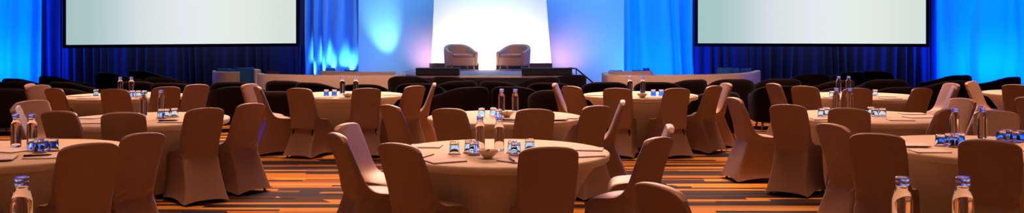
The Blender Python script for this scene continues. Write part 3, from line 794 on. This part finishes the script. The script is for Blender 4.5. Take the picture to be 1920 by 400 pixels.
# spread overlapping tumblers apart
gl = [o for o in C.objects if o.name.startswith('tumbler')]; co = {round(o.location.x, 5): o for o in C.objects if o.name.startswith('coaster')}
pairs = [(o, co.get(round(o.location.x, 5))) for o in gl]
for it in range(20):
    for i in range(len(gl)):
        for j in range(i):
            dx = gl[i].location.x - gl[j].location.x; dy = gl[i].location.y - gl[j].location.y; d = math.hypot(dx, dy)
            if d < .084:
                k = (.084 - d) / 2 / max(d, 1e-4); gl[i].location.x += dx * k; gl[i].location.y += dy * k; gl[j].location.x -= dx * k; gl[j].location.y -= dy * k
for o, c in pairs:
    if c: c.location.x, c.location.y = o.location.x, o.location.y

# bowls of mints
def make_bowl():
    r = empty('mint_bowl')
    prof = [(.030, 0), (.032, .006), (.045, .018), (.065, .038), (.078, .056), (.080, .060), (.075, .058), (.060, .040), (.040, .024), (.001, .020)]
    link('dish', lathe('dish', prof, 40, True, True), 'bowl', r)
    rnd = random.Random(4)
    for k in range(7):
        a = k * 2 * math.pi / 6; q = .033 if k < 6 else 0
        m = box_me('mint', -.014, .014, -.009, .009, -.006, .006, .004, 2, True)
        o = link('mint', m, 'mint', r, (q * math.cos(a), q * math.sin(a), .043 + .012 * (k == 6))); o.rotation_euler = (rnd.uniform(-.5, .5), rnd.uniform(-.5, .5), a)
    return r
bw = make_bowl()
for i, (px, py, lab) in enumerate(((915, 297, 'cream bowl of wrapped mints at the centre of the middle front table'), (950, 220, 'small bowl on the second middle table below its bottles'),
                                  (1204, 183.5, 'small bowl on the back right table below its bottles'), (652, 183.5, 'small bowl on the back left table below its bottles'))):
    o = bw if i == 0 else copy_tree(bw); x, y = on(px, py); o.location = (x, y, TZ); tag(o, lab, 'bowl', 'bowls of mints on the tables')

# notepads
def make_pad():
    r = empty('notepad')
    link('backing', box_me('bk', -.108, .108, -.15, .15, 0, .003, .0012, 1), 'board', r)
    link('paper_sheets', box_me('pp', -.105, .105, -.148, .148, .003, .009, .0012, 1), 'paper', r)
    return r
pd0 = make_pad()
pads = [ # px, y, table, turn, label, pen?
 (835, 303, 1, -62, 'notepad before the left tumblers of the middle front table', 0), (798, 275.5, 1, 85, 'notepad near the left rear rim of the middle front table', 0), (775, 292, 1, 70, 'notepad half behind the front left chair of the middle front table', 0),
 (972, 303, 1, 50, 'notepad with a black pen beside the middle front bowl', 1), (1105, 281, 1, 80, 'rear notepad by the right rim of the middle front table', 0), (1098, 292.5, 1, 108, 'front notepad by the right rim of the middle front table', 0),
 (1066, 222, 2, 80, 'rear notepad on the right part of the second middle table', 0), (1062, 228, 2, 105, 'front notepad on the right part of the second middle table', 0), (962, 228, 2, 60, 'notepad with a pen below the small bowl of the second middle table', 1),
 (735, 178.5, 3, 80, 'notepad at the right rim of the back left table', 0), (600, 184.5, 3, 95, 'notepad at the left part of the back left table', 0), (655, 188, 3, 100, 'notepad at the front rim of the back left table', 0),
 (1118, 179, 4, 80, 'notepad at the left rim of the back right table', 0), (1232, 186, 4, 85, 'notepad at the front rim of the back right table', 0), (1298, 180.5, 4, 95, 'notepad at the right rim of the back right table', 0),
 (85, 295.5, 5, 98, 'notepad with a dark pen before the tumblers of the front left table', 1), (18, 284, 5, 70, 'notepad at the foot of the front left bottles', 0), (2, 300, 5, 20, 'notepad cut by the left frame edge', 0),
 (165, 222, 6, 80, 'rear notepad between two chairs of the second left table', 0), (172, 231, 6, 100, 'front notepad between two chairs of the second left table', 0), (325, 229, 6, 85, 'notepad before the tumblers of the second left table', 1),
 (148, 181, 7, 85, 'rear notepad at the left part of the far left table', 0), (165, 185, 7, 95, 'front notepad at the left part of the far left table', 0), (278, 184, 7, 80, 'notepad at the right part of the far left table', 0),
 (1740, 285, 8, 92, 'large notepad at the left front of the front right table', 0), (1708, 275, 8, 85, 'notepad half behind the big chair of the front right table', 0), (1900, 281, 8, 60, 'notepad cut by the right frame edge, on the front right table', 0),
 (1712, 214, 9, 85, 'rear notepad at the right part of the second right table', 0), (1720, 220.5, 9, 96, 'middle notepad at the right part of the second right table', 0), (1688, 225.5, 9, 80, 'front notepad at the right part of the second right table', 0), (1524, 226, 9, 90, 'notepad at the left part of the second right table', 0),
 (1660, 181.5, 10, 85, 'notepad right of the lone tumbler on the far right table', 0), (1672, 186, 10, 95, 'front notepad at the right part of the far right table', 0), (1544, 184.5, 10, 85, 'notepad at the left part of the far right table', 0),
]
def make_pen():
    r = empty('pen')
    link('barrel', tube('barrel', [(-.07, 0, .006), (.05, 0, .006), (.066, 0, .006), (.072, 0, .006)], [.0055, .0055, .0035, .001], 10), 'pen', r)
    link('clip', box_me('clip', -.068, -.03, -.0012, .0012, .011, .013, .0004, 1), 'blackmetal', r)
    return r
pen0 = make_pen(); npn = 0
placed_pads = []
for i, (px, py, tk, rz, lab, pen) in enumerate(pads):
    x, y = on(px, py); tx, ty = TP[tk]; d = math.hypot(x - tx, y - ty)
    if d > .68: x = tx + (x - tx) / d * .68; y = ty + (y - ty) / d * .68
    lvl = sum(1 for qx, qy in placed_pads if math.hypot(qx - x, qy - y) < .33); placed_pads.append((x, y))
    zz = TZ + .0092 * lvl
    o = pd0 if i == 0 else copy_tree(pd0); o.location = (x, y, zz); o.rotation_euler = (0, 0, math.radians(rz)); o.scale = (.85, .85, 1); tag(o, lab, 'notepad', 'notepads on the tables')
    if pen:
        q = pen0 if npn == 0 else copy_tree(pen0); npn += 1; q.location = (x - .045, y - .02, zz + .0095); q.rotation_euler = (0, 0, math.radians(rz - 90 + (-38 if tk == 1 else 20)))
        q.scale = (1.3, 1.3, 1.3)
        tag(q, 'black pen lying on the ' + lab.replace(' with a black pen', '').replace(' with a dark pen', '').replace(' with a pen', ''), 'pen', 'pens on the notepads')

# ------------------------------------------------------------------ lights
def area(name, loc, target, size, size_y, col, power, spread=None):
    l = bpy.data.lights.new(name, 'AREA'); l.shape = 'RECTANGLE'; l.size = size; l.size_y = size_y; l.color = col; l.energy = power
    if spread: l.spread = math.radians(spread)
    o = bpy.data.objects.new(name, l); C.objects.link(o); o.location = loc
    o.rotation_euler = (Vector(target) - Vector(loc)).to_track_quat('-Z', 'Y').to_euler(); return o
def spot(name, loc, target, ang, blend, col, power, rad=.1):
    l = bpy.data.lights.new(name, 'SPOT'); l.spot_size = math.radians(ang); l.spot_blend = blend; l.color = col; l.energy = power; l.shadow_soft_size = rad
    o = bpy.data.objects.new(name, l); C.objects.link(o); o.location = loc
    o.rotation_euler = (Vector(target) - Vector(loc)).to_track_quat('-Z', 'Y').to_euler(); return o
WARM = (1, .47, .30)
for yy, pw in ((4.6, 80), (7.4, 108), (10.3, 138), (13.6, 240), (17.0, 165)):
    area('ceiling_light_row', (0, yy, 5.8), (0, yy - .0, 0), 17, .5, WARM, pw, 42)
area('added_rim_light', (0, 21.5, 5.7), (0, 8.5, .6), 14, .4, (1, .50, .34), 310, 60)  # added warm backlight that rims the chair crests; no truss hangs there
area('added_sofa_fill', (0, 12.5, 5.8), (0, 20.2, .3), 12, .3, (1, .52, .36), 72, 34)  # added warm fill to brighten the white sofas from the camera side
area('room_fill', (0, -1.5, 4.6), (0, 8, .6), 9, 1.5, (1, .36, .18), 46)
# stage wash (warm) on the armchairs
spot('stage_wash', (-4.5, 17.5, 5.6), (X(862, 24.4), 24.4, 1.1), 22, .6, (1, .50, .36), 800, .15)
spot('stage_wash', (3.3, 17.5, 5.6), (X(965, 24.4), 24.4, 1.1), 22, .6, (1, .50, .36), 800, .15)
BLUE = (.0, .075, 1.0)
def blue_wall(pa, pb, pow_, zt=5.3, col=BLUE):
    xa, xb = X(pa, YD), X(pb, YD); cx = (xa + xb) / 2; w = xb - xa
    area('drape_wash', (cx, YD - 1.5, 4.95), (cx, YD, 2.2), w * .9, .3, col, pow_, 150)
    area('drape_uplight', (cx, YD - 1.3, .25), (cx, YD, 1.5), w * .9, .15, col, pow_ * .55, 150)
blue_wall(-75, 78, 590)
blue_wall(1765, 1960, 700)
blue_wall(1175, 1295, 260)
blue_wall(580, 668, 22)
# weak blue spill on the navy drapes under the screens
for cx in (X(340, 26), X(1520, 26)):
    area('drape_spill', (cx, 24.6, 5.0), (cx, 26.4, .9), 5, .2, BLUE, 4, 120)
# cyan uplights on the drape beside the left screen
for px, pw in ((590, 55), (606, 40), (622, 75), (645, 45), (660, 60)):
    x = X(px, YD); spot('cyan_uplight', (x, YD - .42, .22), (x + .02, YD - .04, .80), 30, .9, (.25, .85, 1), pw * 4.2, .03)
# centre panel
cx = X(922, 26)
area('panel_uplight', (cx, 25.35, .75), (cx, 26.3, 2.0), 3.2, .1, (1, .88, .95), 78, 160)
area('panel_toplight', (cx, 25.4, 5.0), (cx, 26.3, 2.6), 3.2, .2, (.36, .88, 1), 80, 160)
# side panels: blue from above, pink from the foot by the centre, a cyan oval on the left
for pa, s in ((738, -1), (1104, 1)):
    x = X(pa, 25.6); area('panel_blue', (x, 24.3, 5.0), (x, 25.7, 1.8), 1.6, .3, (.06, .36, 1), 90, 150)
    area('panel_blue_low', (x + s * .8, 24.2, .8), (x + s * .4, 25.8, 1.6), .8, .2, (.14, .42, 1), 16, 150)
spot('pink_glow', (X(790, 24.6), 24.5, .75), (X(795, 25.4), 25.45, 1.15), 75, 1, (1, .42, .60), 36, .1)
spot('pink_glow', (X(1066, 24.6), 24.5, .75), (X(1066, 25.4), 25.5, 1.15), 85, 1, (1, .42, .60), 36, .1)
spot('cyan_oval', (X(718, 24.9), 24.85, .35), (X(718, 25.9), 25.86, 2.1), 44, 1, (.26, .88, .8), 250, .06)
# blue rim on the sofas and chairs near the screens
for px, tx in ((300, 340), (1560, 1480)):
    spot('blue_back_light', (X(px, 25), 25.6, 4.4), (X(tx, 20), 20.0, .6), 38, .8, (.05, .22, 1), 200, .2)
spot('stage_back_light', (X(914, 25), 25.4, 5.2), (X(914, 21), 20.5, .5), 44, .8, (.45, .3, 1), 60, .2)

w = bpy.data.worlds.new('World'); bpy.context.scene.world = w; w.use_nodes = True
w.node_tree.nodes['Background'].inputs[0].default_value = (.5, .2, .12, 1); w.node_tree.nodes['Background'].inputs[1].default_value = .02

# ------------------------------------------------------------------ camera
cam = bpy.data.cameras.new('Camera'); co_ = bpy.data.objects.new('Camera', cam); C.objects.link(co_)
co_.location = (0, 0, CAMZ); co_.rotation_euler = (math.radians(90), 0, 0)
cam.sensor_width = 36; cam.sensor_fit = 'HORIZONTAL'; cam.lens = 36 * F / 1920; cam.shift_y = -(200 - HY) / 1920; cam.clip_end = 200
sc = bpy.context.scene; sc.camera = co_
sc.view_settings.view_transform = 'Standard'; sc.view_settings.look = 'None'; sc.view_settings.exposure = 0; sc.view_settings.gamma = 1
sc.view_settings.use_curve_mapping = False
sc.cycles.use_denoising = True; sc.cycles.max_bounces = 8; sc.cycles.diffuse_bounces = 2; sc.cycles.transmission_bounces = 8; sc.cycles.sample_clamp_indirect = 6
